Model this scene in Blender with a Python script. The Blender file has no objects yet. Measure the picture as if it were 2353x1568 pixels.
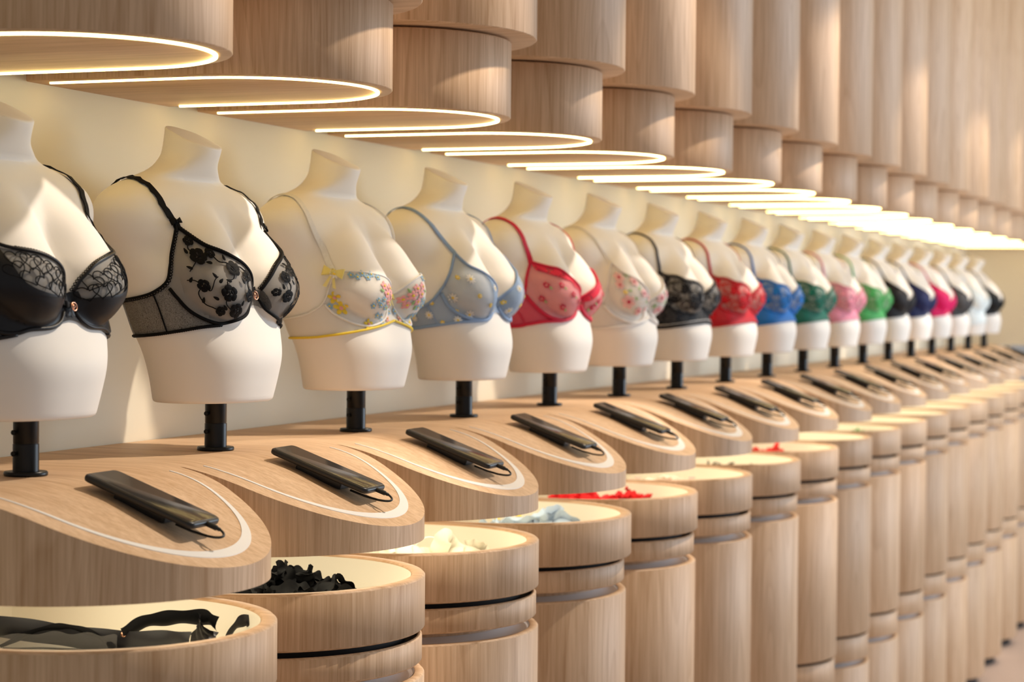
import bpy, math, random
import numpy as np
from mathutils import Vector, Matrix

random.seed(7)
SC = bpy.context.scene
COL = SC.collection
R_ = math.radians

# ------------------------------------------------------------------ layout
S = 0.5            # pitch of the bays (m)
ZS = 1.41          # height of the counter top
N = 18
def X(i):
    return S * (i + 0.0085 * max(0.0, i - 8.5) ** 2)

# ------------------------------------------------------------------ camera
cam_d = bpy.data.cameras.new('camera')
cam = bpy.data.objects.new('camera', cam_d)
COL.objects.link(cam)
cR = Vector((0.3626891, -0.9318606, 0.0096092))
cU = Vector((0.0162531, 0.0166349, 0.9997295))
cF = Vector((0.9317684, 0.3624348, -0.0211790))
m3 = Matrix((cR, cU, -cF)).transposed()
cam.matrix_world = Matrix.Translation((-2.22817, -1.76086, ZS + 0.23980)) @ m3.to_4x4()
cam_d.sensor_width = 36.0
cam_d.lens = 36.0 * 4606.67 / 2353.0
cam_d.clip_start = 0.05
cam_d.dof.use_dof = True
cam_d.dof.focus_distance = 2.98
cam_d.dof.aperture_fstop = 5.4
SC.camera = cam

# ------------------------------------------------------------------ world, lamps, exposure
W = bpy.data.worlds.new('world')
SC.world = W
W.use_nodes = True
bgn = W.node_tree.nodes['Background']
bgn.inputs['Color'].default_value = (0.97, 0.97, 1.0, 1)
bgn.inputs['Strength'].default_value = 0.25

def spot(name, loc, target, power, angle, blend, radius, color):
    d = bpy.data.lights.new(name, 'SPOT')
    d.energy = power
    d.spot_size = R_(angle)
    d.spot_blend = blend
    d.shadow_soft_size = radius
    d.color = color
    o = bpy.data.objects.new(name, d)
    COL.objects.link(o)
    o.location = loc
    o.rotation_euler = (Vector(target) - Vector(loc)).to_track_quat('-Z', 'Y').to_euler()
    return o

# track spots on the shop ceiling, in front of the wall
WARM = (1.0, 0.86, 0.70)
for k in range(8):
    xk = 0.30 + 1.42 * k
    spot('ceiling_spot', (xk + 1.0, -1.38, 3.20), (xk, -0.40, ZS + 0.10), 140 if k < 3 else 105, 38, 0.35, 0.032, WARM)
# daylight through the shop front, on the room side towards the far end
d = bpy.data.lights.new('shop_front_daylight', 'AREA')
d.shape = 'RECTANGLE'; d.size = 5.0; d.size_y = 2.6; d.energy = 230; d.color = (0.74, 0.87, 1.0)
o = bpy.data.objects.new('shop_front_daylight', d); COL.objects.link(o)
o.location = (7.5, -6.0, 1.9)
o.rotation_euler = (Vector((2.5, 0, 1.5)) - o.location).to_track_quat('-Z', 'Y').to_euler()

SC.view_settings.view_transform = 'Standard'
SC.view_settings.look = 'None'
SC.view_settings.gamma = 1.0
SC.view_settings.use_curve_mapping = False
SC.view_settings.exposure = 0.34

# ------------------------------------------------------------------ materials
def new_mat(name):
    m = bpy.data.materials.new(name)
    m.use_nodes = True
    nt = m.node_tree
    b = nt.nodes['Principled BSDF']
    return m, nt, b

def plain(name, col, rough=0.5, metal=0.0, spec=0.5, **kw):
    m, nt, b = new_mat(name)
    b.inputs['Base Color'].default_value = (*col, 1)
    b.inputs['Roughness'].default_value = rough
    b.inputs['Metallic'].default_value = metal
    b.inputs['Specular IOR Level'].default_value = spec
    for k, v in kw.items():
        b.inputs[k.replace('_', ' ')].default_value = v
    return m

def math_node(nt, op, a=None, b=None):
    n = nt.nodes.new('ShaderNodeMath'); n.operation = op
    for k, v in ((0, a), (1, b)):
        if v is None: continue
        if isinstance(v, (int, float)): n.inputs[k].default_value = v
        else: nt.links.new(v, n.inputs[k])
    return n.outputs[0]

def mixc(nt, fac, a, b, mode='MIX'):
    n = nt.nodes.new('ShaderNodeMix'); n.data_type = 'RGBA'; n.blend_type = mode
    if isinstance(fac, (int, float)): n.inputs[0].default_value = fac
    else: nt.links.new(fac, n.inputs[0])
    for k, v in ((6, a), (7, b)):
        if isinstance(v, tuple): n.inputs[k].default_value = (*v, 1) if len(v) == 3 else v
        else: nt.links.new(v, n.inputs[k])
    return n.outputs[2]

def ramp(nt, src, stops):
    n = nt.nodes.new('ShaderNodeValToRGB')
    cr = n.color_ramp
    while len(cr.elements) < len(stops): cr.elements.new(0.5)
    for e, (p, c) in zip(cr.elements, stops):
        e.position = p; e.color = (c, c, c, 1) if isinstance(c, (int, float)) else (*c, 1)
    nt.links.new(src, n.inputs[0])
    return n.outputs[0]

def wood_mat(name, light, dark, fig=1.0):
    """oak veneer: grain runs up the upright faces and outwards (y) on the flat ones"""
    m, nt, b = new_mat(name)
    N_ = nt.nodes; L = nt.links
    geo = N_.new('ShaderNodeNewGeometry')
    info = N_.new('ShaderNodeObjectInfo')
    sepn = N_.new('ShaderNodeSeparateXYZ'); L.new(geo.outputs['True Normal'], sepn.inputs[0])
    flat = math_node(nt, 'GREATER_THAN', math_node(nt, 'ABSOLUTE', sepn.outputs[2]), 0.6)
    offs = N_.new('ShaderNodeVectorMath'); offs.operation = 'SCALE'
    offs.inputs[0].default_value = (0.0, 0.0, 37.0)
    L.new(info.outputs['Random'], offs.inputs['Scale'])
    pos = N_.new('ShaderNodeVectorMath'); pos.operation = 'ADD'
    L.new(geo.outputs['Position'], pos.inputs[0]); L.new(offs.outputs[0], pos.inputs[1])
    up = N_.new('ShaderNodeMapping'); up.inputs['Scale'].default_value = (1, 1, 0.03)
    L.new(pos.outputs[0], up.inputs['Vector'])
    fl = N_.new('ShaderNodeMapping'); fl.inputs['Scale'].default_value = (1, 0.035, 1)
    L.new(geo.outputs['Position'], fl.inputs['Vector'])
    vm = N_.new('ShaderNodeMix'); vm.data_type = 'VECTOR'
    L.new(flat, vm.inputs[0]); L.new(up.outputs[0], vm.inputs[4]); L.new(fl.outputs[0], vm.inputs[5])
    vec = vm.outputs[1]
    def noise(scale, det, rough=0.6, dist=0.0):
        n = N_.new('ShaderNodeTexNoise'); L.new(vec, n.inputs['Vector'])
        n.inputs['Scale'].default_value = scale; n.inputs['Detail'].default_value = det
        n.inputs['Roughness'].default_value = rough; n.inputs['Distortion'].default_value = dist
        return n.outputs[0]
    fine = noise(240, 3)
    streak = noise(75, 3)
    broad = noise(9, 2, 0.5, 0.4)
    wav = N_.new('ShaderNodeTexWave'); L.new(vec, wav.inputs['Vector'])
    wav.bands_direction = 'DIAGONAL'
    wav.inputs['Scale'].default_value = 14; wav.inputs['Distortion'].default_value = 9
    wav.inputs['Detail'].default_value = 3; wav.inputs['Detail Scale'].default_value = 0.9
    g1 = math_node(nt, 'MULTIPLY', ramp(nt, fine, [(0.38, 0.0), (0.66, 1.0)]), 0.34)
    g2 = math_node(nt, 'MULTIPLY', ramp(nt, streak, [(0.36, 0.0), (0.68, 1.0)]), 0.30)
    g3 = math_node(nt, 'MULTIPLY', ramp(nt, broad, [(0.3, 0.0), (0.7, 1.0)]), 0.26)
    g4 = math_node(nt, 'MULTIPLY', wav.outputs['Fac'], 0.09 * fig)
    # flame figure: contour lines of a slow noise stretched along the grain
    fs = N_.new('ShaderNodeVectorMath'); fs.operation = 'MULTIPLY'; fs.inputs[1].default_value = (1, 1, 3.0)
    L.new(vec, fs.inputs[0])
    fn_ = N_.new('ShaderNodeTexNoise'); L.new(fs.outputs[0], fn_.inputs['Vector'])
    fn_.inputs['Scale'].default_value = 5.5; fn_.inputs['Detail'].default_value = 1.0
    fr = math_node(nt, 'FRACT', math_node(nt, 'MULTIPLY', fn_.outputs[0], 26.0))
    g5 = math_node(nt, 'MULTIPLY', ramp(nt, fr, [(0.0, 0.0), (0.75, 0.55), (0.92, 1.0), (1.0, 0.0)]), math_node(nt, 'MULTIPLY', math_node(nt, 'SUBTRACT', 1.0, math_node(nt, 'MULTIPLY', flat, 0.7)), 0.22 * fig))
    tot = math_node(nt, 'ADD', math_node(nt, 'ADD', math_node(nt, 'ADD', g1, g2), math_node(nt, 'ADD', g3, g4)), g5)
    col = mixc(nt, tot, light, dark)
    hs = N_.new('ShaderNodeHueSaturation'); L.new(col, hs.inputs['Color'])
    val = math_node(nt, 'ADD', math_node(nt, 'MULTIPLY', info.outputs['Random'], 0.12), 0.94)
    L.new(val, hs.inputs['Value'])
    L.new(hs.outputs[0], b.inputs['Base Color'])
    b.inputs['Roughness'].default_value = 0.52
    b.inputs['Specular IOR Level'].default_value = 0.35
    bp = N_.new('ShaderNodeBump'); bp.inputs['Strength'].default_value = 0.10; bp.inputs['Distance'].default_value = 0.002
    L.new(fine, bp.inputs['Height']); L.new(bp.outputs[0], b.inputs['Normal'])
    return m

M = {}
M['oak'] = wood_mat('oak_veneer', (0.82, 0.59, 0.395), (0.475, 0.285, 0.148))
M['floor'] = wood_mat('floor_wood', (0.70, 0.55, 0.46), (0.56, 0.42, 0.34))
M['black'] = plain('black_metal', (0.006, 0.006, 0.006), 0.32, 0.0, 0.3)
M['gap'] = plain('dark_recess', (0.02, 0.016, 0.014), 0.8)
M['steel'] = plain('brushed_steel', (0.86, 0.89, 0.95), 0.36, 0.30)
M['liner'] = plain('cream_liner', (0.88, 0.84, 0.74), 0.45)
M['inlay'] = plain('white_diffuser', (0.86, 0.85, 0.84), 0.35)
M['phone'] = plain('phone_case', (0.010, 0.010, 0.011), 0.38)
M['glass'] = plain('phone_glass', (0.022, 0.023, 0.026), 0.16, 0.0, 0.9)
M['cable'] = plain('black_cable', (0.010, 0.010, 0.010), 0.5)

def body_mat():
    m, nt, b = new_mat('matt_white_plastic')
    n = nt.nodes.new('ShaderNodeTexNoise'); n.inputs['Scale'].default_value = 5
    c = mixc(nt, n.outputs[0], (0.90, 0.86, 0.81), (0.86, 0.825, 0.775))
    nt.links.new(c, b.inputs['Base Color'])
    b.inputs['Roughness'].default_value = 0.58
    b.inputs['Specular IOR Level'].default_value = 0.28
    b.inputs['Subsurface Weight'].default_value = 0.0
    return m
M['body'] = body_mat()

def wall_mat():
    m, nt, b = new_mat('cream_plaster')
    n = nt.nodes.new('ShaderNodeTexNoise'); n.inputs['Scale'].default_value = 60; n.inputs['Detail'].default_value = 4
    c = mixc(nt, n.outputs[0], (0.87, 0.80, 0.64), (0.84, 0.77, 0.61))
    nt.links.new(c, b.inputs['Base Color'])
    b.inputs['Roughness'].default_value = 0.7
    return m
M['wall'] = wall_mat()

def emit(name, col, strength):
    m = bpy.data.materials.new(name); m.use_nodes = True
    nt = m.node_tree; nt.nodes.clear()
    e = nt.nodes.new('ShaderNodeEmission'); o_ = nt.nodes.new('ShaderNodeOutputMaterial')
    e.inputs[0].default_value = (*col, 1); e.inputs[1].default_value = strength
    nt.links.new(e.outputs[0], o_.inputs[0])
    return m
M['led'] = emit('warm_led', (1.0, 0.76, 0.28), 9.5)
M['led_under'] = emit('warm_led_under', (1.0, 0.86, 0.60), 2.5)

# ------------------------------------------------------------------ mesh helpers
def mesh(name, verts, faces, mat, smooth=True):
    me = bpy.data.meshes.new(name)
    me.from_pydata([tuple(v) for v in verts], [], faces)
    me.materials.append(mat)
    if smooth:
        me.polygons.foreach_set('use_smooth', [True] * len(me.polygons))
    me.update()
    return me

def link(name, data, parent=None, loc=None, rotz=None):
    ob = bpy.data.objects.new(name, data)
    COL.objects.link(ob)
    if parent is not None: ob.parent = parent
    if loc is not None: ob.location = loc
    if rotz is not None: ob.rotation_euler = (0, 0, rotz)
    return ob

def tag(ob, label, cat, group=None):
    ob['label'] = label; ob['category'] = cat
    if group: ob['group'] = group
    return ob

def struct(ob):
    ob['kind'] = 'structure'; return ob

def sharpen(me, deg=40):
    """smooth shading with sharp edges above an angle"""
    import bmesh
    bm = bmesh.new(); bm.from_mesh(me)
    for e in bm.edges:
        if len(e.link_faces) == 2:
            e.smooth = e.calc_face_angle(0) < R_(deg)
    bm.to_mesh(me); bm.free()
    return me

class MB:
    def __init__(s): s.v = []; s.f = []
    def add(s, v, f):
        n = len(s.v); s.v += [tuple(p) for p in v]; s.f += [tuple(a + n for a in q) for q in f]
    def box(s, c, h):
        x, y, z = c; a, b, d = h
        v = [(x + i * a, y + j * b, z + k * d) for i in (-1, 1) for j in (-1, 1) for k in (-1, 1)]
        s.add(v, [(0, 1, 3, 2), (4, 6, 7, 5), (0, 4, 5, 1), (2, 3, 7, 6), (0, 2, 6, 4), (1, 5, 7, 3)])
    def lathe(s, c, prof, n=32, caps=True):
        v = []; f = []
        for r, z in prof:
            for k in range(n):
                a = 2 * math.pi * k / n
                v.append((c[0] + r * math.cos(a), c[1] + r * math.sin(a), c[2] + z))
        for j in range(len(prof) - 1):
            for k in range(n):
                k2 = (k + 1) % n
                f.append((j * n + k, j * n + k2, (j + 1) * n + k2, (j + 1) * n + k))
        if caps:
            f.append(tuple(range(n))[::-1]); f.append(tuple((len(prof) - 1) * n + k for k in range(n)))
        s.add(v, f)
    def tube(s, pts, r, n=8, closed=False):
        pts = [Vector(p) for p in pts]; m = len(pts)
        rr = r if isinstance(r, (list, tuple)) else [r] * m
        v = []; f = []; up = None
        for k, p in enumerate(pts):
            if closed: t = pts[(k + 1) % m] - pts[k - 1]
            else: t = pts[min(k + 1, m - 1)] - pts[max(k - 1, 0)]
            t.normalize()
            if up is None:
                up = Vector((0, 0, 1)) if abs(t.z) < .9 else Vector((1, 0, 0))
            a = t.cross(up).normalized(); up = a.cross(t).normalized()
            for q in range(n):
                th = 2 * math.pi * q / n
                v.append(p + a * (rr[k] * math.cos(th)) + up * (rr[k] * math.sin(th)))
        for k in range(m if closed else m - 1):
            k2 = (k + 1) % m
            for q in range(n):
                q2 = (q + 1) % n
                f.append((k * n + q, k * n + q2, k2 * n + q2, k2 * n + q))
        if not closed:
            f.append(tuple(range(n))[::-1]); f.append(tuple((m - 1) * n + q for q in range(n)))
        s.add(v, f)
    def mesh(s, name, mat, smooth=True, sharp=None):
        me = mesh(name, s.v, s.f, mat, smooth)
        if sharp: sharpen(me, sharp)
        return me

def u_outline(r, yc, yb, n=40):
    """U in plan, open end at the wall side yb, round end towards the room"""
    pts = [(r, yb)]
    for k in range(1, 4): pts.append((r, yb + (yc - yb) * k / 4))
    for k in range(n + 1):
        a = math.pi * k / n
        pts.append((r * math.cos(a), yc - r * math.sin(a)))
    for k in range(3, -1, -1): pts.append((-r, yb + (yc - yb) * k / 4))
    return pts

def u_rings(prof, r, yc, yb, cap0=True, cap1=True, n=40):
    """loft U outlines through a list of (inset, z); outline closed along the wall side"""
    v = []; f = []; m = None
    for ins, z in prof:
        o = u_outline(r - ins, yc, yb - 0.0, n); m = len(o)
        v += [(x, y, z) for x, y in o]
    for j in range(len(prof) - 1):
        for k in range(m):
            k2 = (k + 1) % m
            f.append((j * m + k, (j + 1) * m + k, (j + 1) * m + k2, j * m + k2))
    if cap0: f.append(tuple(range(m)))
    if cap1: f.append(tuple((len(prof) - 1) * m + k for k in range(m))[::-1])
    return v, f

def u_solid(name, r, yc, yb, z0, z1, mat, bev=0.003, n=40):
    v, f = u_rings([(bev, z0), (0, z0 + bev), (0, z1 - bev), (bev, z1)], r, yc, yb, n=n)
    return sharpen(mesh(name, v, f, mat), 50)

# ------------------------------------------------------------------ structure
XE = X(18) + 0.10
mb = MB(); mb.box((4.0, 0.05, 1.70), (7.5, 0.05, 1.70))
w = struct(link('wall_back', mb.mesh('wall_back', M['wall'], False)))
mb = MB(); mb.box((XE + 0.04, -0.25, ZS + 0.32), (0.04, 0.25, 0.32))
w = struct(link('wall_right', mb.mesh('wall_right', M['wall'], False)))
mb = MB(); mb.box((4.0, -3.4, -0.05), (7.5, 3.5, 0.05))
w = struct(link('floor', mb.mesh('floor', M['floor'], False)))
mb = MB(); mb.box((4.0, -1.9, 3.45), (7.5, 2.0, 0.05))
w = struct(link('ceiling', mb.mesh('ceiling', M['wall'], False)))

BRAS = ['black satin balconette bra', 'sheer black rose-embroidered bra', 'white floral bra with yellow hem', 'pale blue daisy bra',
        'red sheer bra', 'white bra with pink flowers', 'black lace bralette', 'red lace bralette', 'bright blue lace bralette',
        'dark green lace bralette', 'light pink lace bralette', 'bright green lace bralette', 'black plunge bra after the green bralette',
        'navy blue bra', 'hot pink bra', 'sheer grey-black bra', 'icy white bra', 'last black bra at the end wall']

# ------------------------------------------------------------------ hanging columns
RL, YL = 0.205, -0.279
shaft_me = u_solid('shaft', 0.2485, -0.2805, 0.0, ZS + 0.694, 3.40, M['oak'], 0.002)
drum_me = u_solid('drum', RL, YL, 0.0, ZS + 0.556, ZS + 0.690, M['oak'], 0.002)
def led_mesh():
    r, yc, yb, hw, z0, z1 = 0.1865, -0.275, -0.030, 0.0023, ZS + 0.5530, ZS + 0.558
    a = u_outline(r + hw, yc, yb, 48); b = u_outline(r - hw, yc, yb, 48)
    n = len(a); v = []; f = []
    for z in (z0, z1):
        v += [(x, y, z) for x, y in a] + [(x, y, z) for x, y in b]
    for k in range(n - 1):
        f.append((k, n + k, n + k + 1, k + 1))
        f.append((2 * n + k, 2 * n + k + 1, 3 * n + k + 1, 3 * n + k))
        f.append((k, k + 1, 2 * n + k + 1, 2 * n + k))
        f.append((n + k, 3 * n + k, 3 * n + k + 1, n + k + 1))
    f.append((0, 2 * n, 3 * n, n)); f.append((n - 1, 2 * n - 1, 4 * n - 1, 3 * n - 1))
    return mesh('light_strip', v, f, M['led'])
led_me = led_mesh()
for i in range(19):
    e = link('hanging_column', None, loc=(X(i), 0, 0))
    link('shaft', shaft_me, e); link('drum', drum_me, e); link('light_strip', led_me, e)
    where = ('above the mannequin in the ' + BRAS[i]) if i < N else 'beyond the end wall'
    tag(e, 'stepped oak column with light strip ' + where, 'column', 'hanging oak columns')

# ------------------------------------------------------------------ counter with one sloping lobe for each bay
YT = -0.2925; RT = 0.2475
def zt(y):
    """height of the lobe's top below the counter: flat, a soft bend, then a steady slope"""
    t = -0.315 - y
    k = 0.44; w_ = 0.07
    if t <= -w_: return 0.0
    if t >= w_: return -k * t
    return -k * (t + w_) ** 2 / (4 * w_)
ZB = -0.130
def lobe_mesh(width):
    # plan: strips of constant y from the slab edge to the tip
    y0 = -0.20
    ys = [y0 - 0.02 * k for k in range(int((YT * -1 - 0.20) / 0.02) + 1)]
    ys = list(np.linspace(y0, YT, 8)) + [YT - RT * math.sin(a) for a in np.linspace(0, math.pi / 2, 44)[1:]]
    v = []; f = []; nx = 13
    top = []; bot = []
    def hw(y):
        if y >= YT: return width / 2
        return min(width / 2, math.sqrt(max(0, RT * RT - (y - YT) ** 2)))
    for y in ys:
        h = max(hw(y), 0.0006)
        top.append([(h * (2 * q / (nx - 1) - 1), y, zt(y)) for q in range(nx)])
        bot.append([(h * (2 * q / (nx - 1) - 1), y, ZB) for q in range(nx)])
    n = len(ys)
    ev = 0.0025
    for r in top: v += r
    for r in bot: v += r
    for j in range(n - 1):
        for q in range(nx - 1):
            a = j * nx + q
            f.append((a, a + nx, a + nx + 1, a + 1))
            b = n * nx + a
            f.append((b, b + 1, b + nx + 1, b + nx))
        a = j * nx; b = n * nx + a
        f.append((a, b, b + nx, a + nx))
        a += nx - 1; b += nx - 1
        f.append((a, a + nx, b + nx, b))
    a = (n - 1) * nx
    for q in range(nx - 1): f.append((a + q, n * nx + a + q, n * nx + a + q + 1, a + q + 1))
    me = mesh('lobe', v, f, M['oak'])
    return sharpen(me, 45)
def inlay_mesh():
    a = []; b = []
    yb = -0.330
    def half(r, yc, wv):
        return r
    # tapering inlaid band: thin at its ends, wide at the tip
    v = []; f = []; n = 60
    for k in range(n + 1):
        t = math.pi * k / n
        ry = 0.205; rx = 0.203
        wd = 0.0034 + 0.0068 * math.sin(t) ** 1.5
        for s_ in (1, -1):
            x = (rx + s_ * wd * 0.55) * math.cos(t); y = YT - 0.012 - (ry + s_ * wd * 0.75) * math.sin(t)
            v.append((x, y, zt(y) + 0.0009))
    for k in range(n): f.append((2 * k, 2 * k + 1, 2 * k + 3, 2 * k + 2))
    m0 = len(v)
    v += [(x, y, z - 0.004) for x, y, z in v]
    for k in range(n):
        f.append((m0 + 2 * k, m0 + 2 * k + 2, m0 + 2 * k + 3, m0 + 2 * k + 1))
        f.append((2 * k, 2 * k + 2, m0 + 2 * k + 2, m0 + 2 * k)); f.append((2 * k + 1, m0 + 2 * k + 1, m0 + 2 * k + 3, 2 * k + 3))
    me = mesh('inlay', v, f, M['inlay']); return sharpen(me, 40)
counter = link('display_counter', None, loc=(0, 0, ZS))
tag(counter, 'long oak counter with a sloping rounded lobe for every mannequin', 'counter')
mb = MB()
x0, x1 = X(0) - 0.25, XE
mb.box(((x0 + x1) / 2, -0.101, ZB / 2), ((x1 - x0) / 2, 0.099, -ZB / 2))
link('slab', mb.mesh('slab', M['oak'], False), counter)
inlay_me = inlay_mesh()
lobes = {}
def under_mesh():
    mb = MB()
    v, f = u_rings([(0.0, ZB - 0.004), (0.0, ZB)], 0.155, -0.33, -0.16, n=24)
    return mesh('under_light', v, f, M['led_under'])
under_me = under_mesh()
for i in range(N):
    wd = min(X(i + 1) - X(i), 2 * RT + 0.03) if i else S
    key = round(max(S, X(i) - X(max(0, i - 1))), 2)
    if key not in lobes: lobes[key] = lobe_mesh(max(key, S))
    lb = link('lobe', lobes[key], counter, loc=(X(i), 0, 0))
    link('inlay', inlay_me, lb)
    link('under_light', under_me, lb)

# ------------------------------------------------------------------ drawer cabinets
RD, YD = 0.246, -0.296
def tray(name, z0, z1, rim, depth, r=RD, yc=YD, bev=0.003):
    v, f = u_rings([(bev, z0), (0, z0 + bev), (0, z1 - bev), (bev, z1), (rim - bev, z1), (rim, z1 - bev), (rim, z1 - depth)], r, yc, -0.02)
    return sharpen(mesh(name, v, f, M['oak']), 50)
def liner(name, z0, z1, ins, mat, r=RD, yc=YD):
    v, f = u_rings([(ins + 0.0006, z1), (ins + 0.0006, z0)], r, yc, -0.021, cap0=False)
    f = [q[::-1] for q in f]
    return sharpen(mesh(name, v, f, mat), 50)
def channel(name, z):
    v, f = u_rings([(0.0155, z), (0.017, z - 0.003), (0.028, z - 0.0035), (0.040, z - 0.001), (0.0495, z + 0.006)], RD, YD, -0.021, cap0=False, cap1=False)
    return sharpen(mesh(name, v, f, M['steel']), 60)
cab = {}
cab['top'] = tray('drawer', -0.267, -0.184, 0.021, 0.060)
cab['lin'] = liner('liner', -0.242, -0.187, 0.021, M['liner'])
cab['band'] = tray('band', -0.318, -0.276, 0.008, 0.012, RD - 0.004)
cab['bandl'] = liner('recess', -0.287, -0.277, 0.008, M['gap'], RD - 0.004)
cab['low'] = tray('drawer', -0.789, -0.335, 0.016, 0.04)
cab['pull'] = channel('finger_pull', -0.3362)
cab['band2'] = tray('band', -0.870, -0.797, 0.008, 0.012, RD - 0.004)
cab['bandl2'] = liner('recess', -0.808, -0.798, 0.008, M['gap'], RD - 0.004)
cab['bot'] = tray('drawer', -1.372, -0.886, 0.016, 0.04)
cab['pull2'] = channel('finger_pull', -0.8872)
cab['plinth'] = u_solid('plinth', RD - 0.03, YD, -0.02, -1.41, -1.372, M['gap'])
cab['core'] = u_solid('core', RD - 0.05, YD + 0.0, -0.02, -0.345, -0.316, M['oak'])
cab['gap'] = u_solid('shadow_gap', RD - 0.03, YD, -0.02, -0.290, -0.262, M['gap'])
cab['gap2'] = u_solid('shadow_gap', RD - 0.03, YD, -0.02, -0.811, -0.786, M['gap'])
cab['core2'] = u_solid('core', RD - 0.05, YD + 0.0, -0.02, -0.900, -0.868, M['oak'])
jut = {0: 0.008, 3: 0.010, 4: 0.004, 6: 0.004}
for i in range(N):
    e = link('drawer_cabinet', None, loc=(X(i), 0, ZS))
    tag(e, 'round-fronted oak drawer column below the ' + BRAS[i], 'cabinet', 'oak drawer columns')
    d = link('drawer', cab['top'], e, loc=(0, -jut.get(i, 0), 0)); link('liner', cab['lin'], d)
    d = link('band', cab['band'], e); link('recess', cab['bandl'], d)
    d = link('drawer', cab['low'], e); link('finger_pull', cab['pull'], d)
    d = link('band', cab['band2'], e); link('recess', cab['bandl2'], d)
    d = link('drawer', cab['bot'], e); link('finger_pull', cab['pull2'], d)
    link('core', cab['core'], e); link('core', cab['core2'], e); link('shadow_gap', cab['gap'], e); link('shadow_gap', cab['gap2'], e); link('plinth', cab['plinth'], e)

# ------------------------------------------------------------------ mannequins
def pchip(xs, ys):
    xs = np.array(xs, float); ys = np.array(ys, float)
    h = np.diff(xs); dl = np.diff(ys) / h; m = np.zeros(len(xs))
    for k in range(1, len(xs) - 1):
        if dl[k - 1] * dl[k] > 0:
            w1 = 2 * h[k] + h[k - 1]; w2 = h[k] + 2 * h[k - 1]
            m[k] = (w1 + w2) / (w1 / dl[k - 1] + w2 / dl[k])
    m[0] = dl[0]; m[-1] = dl[-1]
    def fn(x):
        x = min(max(x, xs[0]), xs[-1])
        k = min(max(int(np.searchsorted(xs, x)) - 1, 0), len(h) - 1)
        t = (x - xs[k]) / h[k]
        return ((1 + 2 * t) * (1 - t) ** 2 * ys[k] + t * (1 - t) ** 2 * h[k] * m[k] + t * t * (3 - 2 * t) * ys[k + 1] + t * t * (t - 1) * h[k] * m[k + 1])
    return fn
#        z     half-w  front  back   centre-y
BODY = [(0.077, 0.1079, 0.0797, 0.0780, 0.0052),
        (0.110, 0.1177, 0.0875, 0.0784, 0.0060),
        (0.150, 0.1297, 0.0952, 0.0823, 0.0093),
        (0.185, 0.1429, 0.0914, 0.0888, 0.0154),
        (0.225, 0.1541, 0.0859, 0.0936, 0.0232),
        (0.270, 0.1665, 0.0859, 0.0999, 0.0356),
        (0.305, 0.1788, 0.0815, 0.1034, 0.0490),
        (0.335, 0.1936, 0.0791, 0.1002, 0.0557),
        (0.360, 0.2008, 0.0721, 0.0924, 0.0599),
        (0.382, 0.1924, 0.0618, 0.0803, 0.0620),
        (0.402, 0.1599, 0.0487, 0.0654, 0.0672),
        (0.418, 0.1097, 0.0377, 0.0528, 0.0718),
        (0.431, 0.0741, 0.0406, 0.0478, 0.0627),
        (0.445, 0.0506, 0.0437, 0.0461, 0.0556),
        (0.462, 0.0419, 0.0456, 0.0450, 0.0484),
        (0.510, 0.0408, 0.0477, 0.0456, 0.0404)]
BZ = [b[0] for b in BODY]
fA, fF, fB, fC = (pchip(BZ, [b[k] for b in BODY]) for k in (1, 2, 3, 4))
TH0, BRZ, BRH = 0.6300, 0.2611, 0.0472
def bump(th, z):
    t = abs(th)
    b = (z - BRZ) / (0.062 if z < BRZ else 0.145)
    a = (t - TH0) / (0.55 if z < BRZ else 0.55 + 0.25 * min(b, 1.0))
    h = -0.010 * math.exp(-((t - 1.28) / 0.20) ** 2 - ((z - 0.315) / 0.04) ** 2)   # fold in front of the arm
    q = a * a + b * b
    if q >= 1: return h
    u = min(max(b, 0.0), 1.0)
    return h + BRH * (1 - q) ** (0.85 + 2.0 * u * u * (3 - 2 * u))
def rad(th, z):
    a = fA(z); c = math.cos(th); s = abs(math.sin(th))
    b = fF(z) if c > 0 else fB(z)
    n = 2.25
    r = ((s / a) ** n + (abs(c) / b) ** n) ** (-1 / n)
    return r + bump(th, z)
def surf(th, z, off=0.0):
    """point on the torso; th = 0 is the front (-y), th > 0 the torso's own right (-x)"""
    r = rad(th, z) + off
    return Vector((-r * math.sin(th), fC(z) - r * math.cos(th), z))
def body_mesh():
    nt_ = 112
    zs = list(np.linspace(0.077, 0.445, 78))
    v = []; f = []
    ths = [2 * math.pi * k / nt_ - math.pi for k in range(nt_)]
    def ztop(th): return 0.484 - 0.019 * math.cos(th)
    rows = []
    # rounded lower rim
    rows.append([surf(t, 0.077, -0.004) - Vector((0, 0, 0.0)) for t in ths])
    rows.append([surf(t, 0.0785, -0.001) for t in ths])
    for z in zs[1:]: rows.append([surf(t, z) for t in ths])
    for k in range(1, 15):
        u = k / 14
        row = []
        for t in ths:
            z = 0.445 + u * (ztop(t) - 0.445)
            row.append(surf(t, z))
        rows.append(row)
    last = rows[-1]
    cen = sum(last, Vector()) / nt_
    for sc, dz in ((0.975, 0.0018), (0.93, 0.0022), (0.5, 0.0022)):
        rows.append([cen + (p - cen) * sc + Vector((0, 0, dz)) for p in last])
    for r in rows: v += r
    m = nt_
    for j in range(len(rows) - 1):
        for k in range(m):
            k2 = (k + 1) % m
            f.append((j * m + k, (j + 1) * m + k, (j + 1) * m + k2, j * m + k2))
    v.append(cen + Vector((0, 0, 0.0022))); c = len(v) - 1
    b = (len(rows) - 1) * m
    for k in range(m): f.append((b + k, c, b + (k + 1) % m))
    f.append(tuple(range(m)))
    return sharpen(mesh('torso', v, f, M['body']), 45)
torso_me = body_mesh()
MROT = R_(-3)
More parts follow.
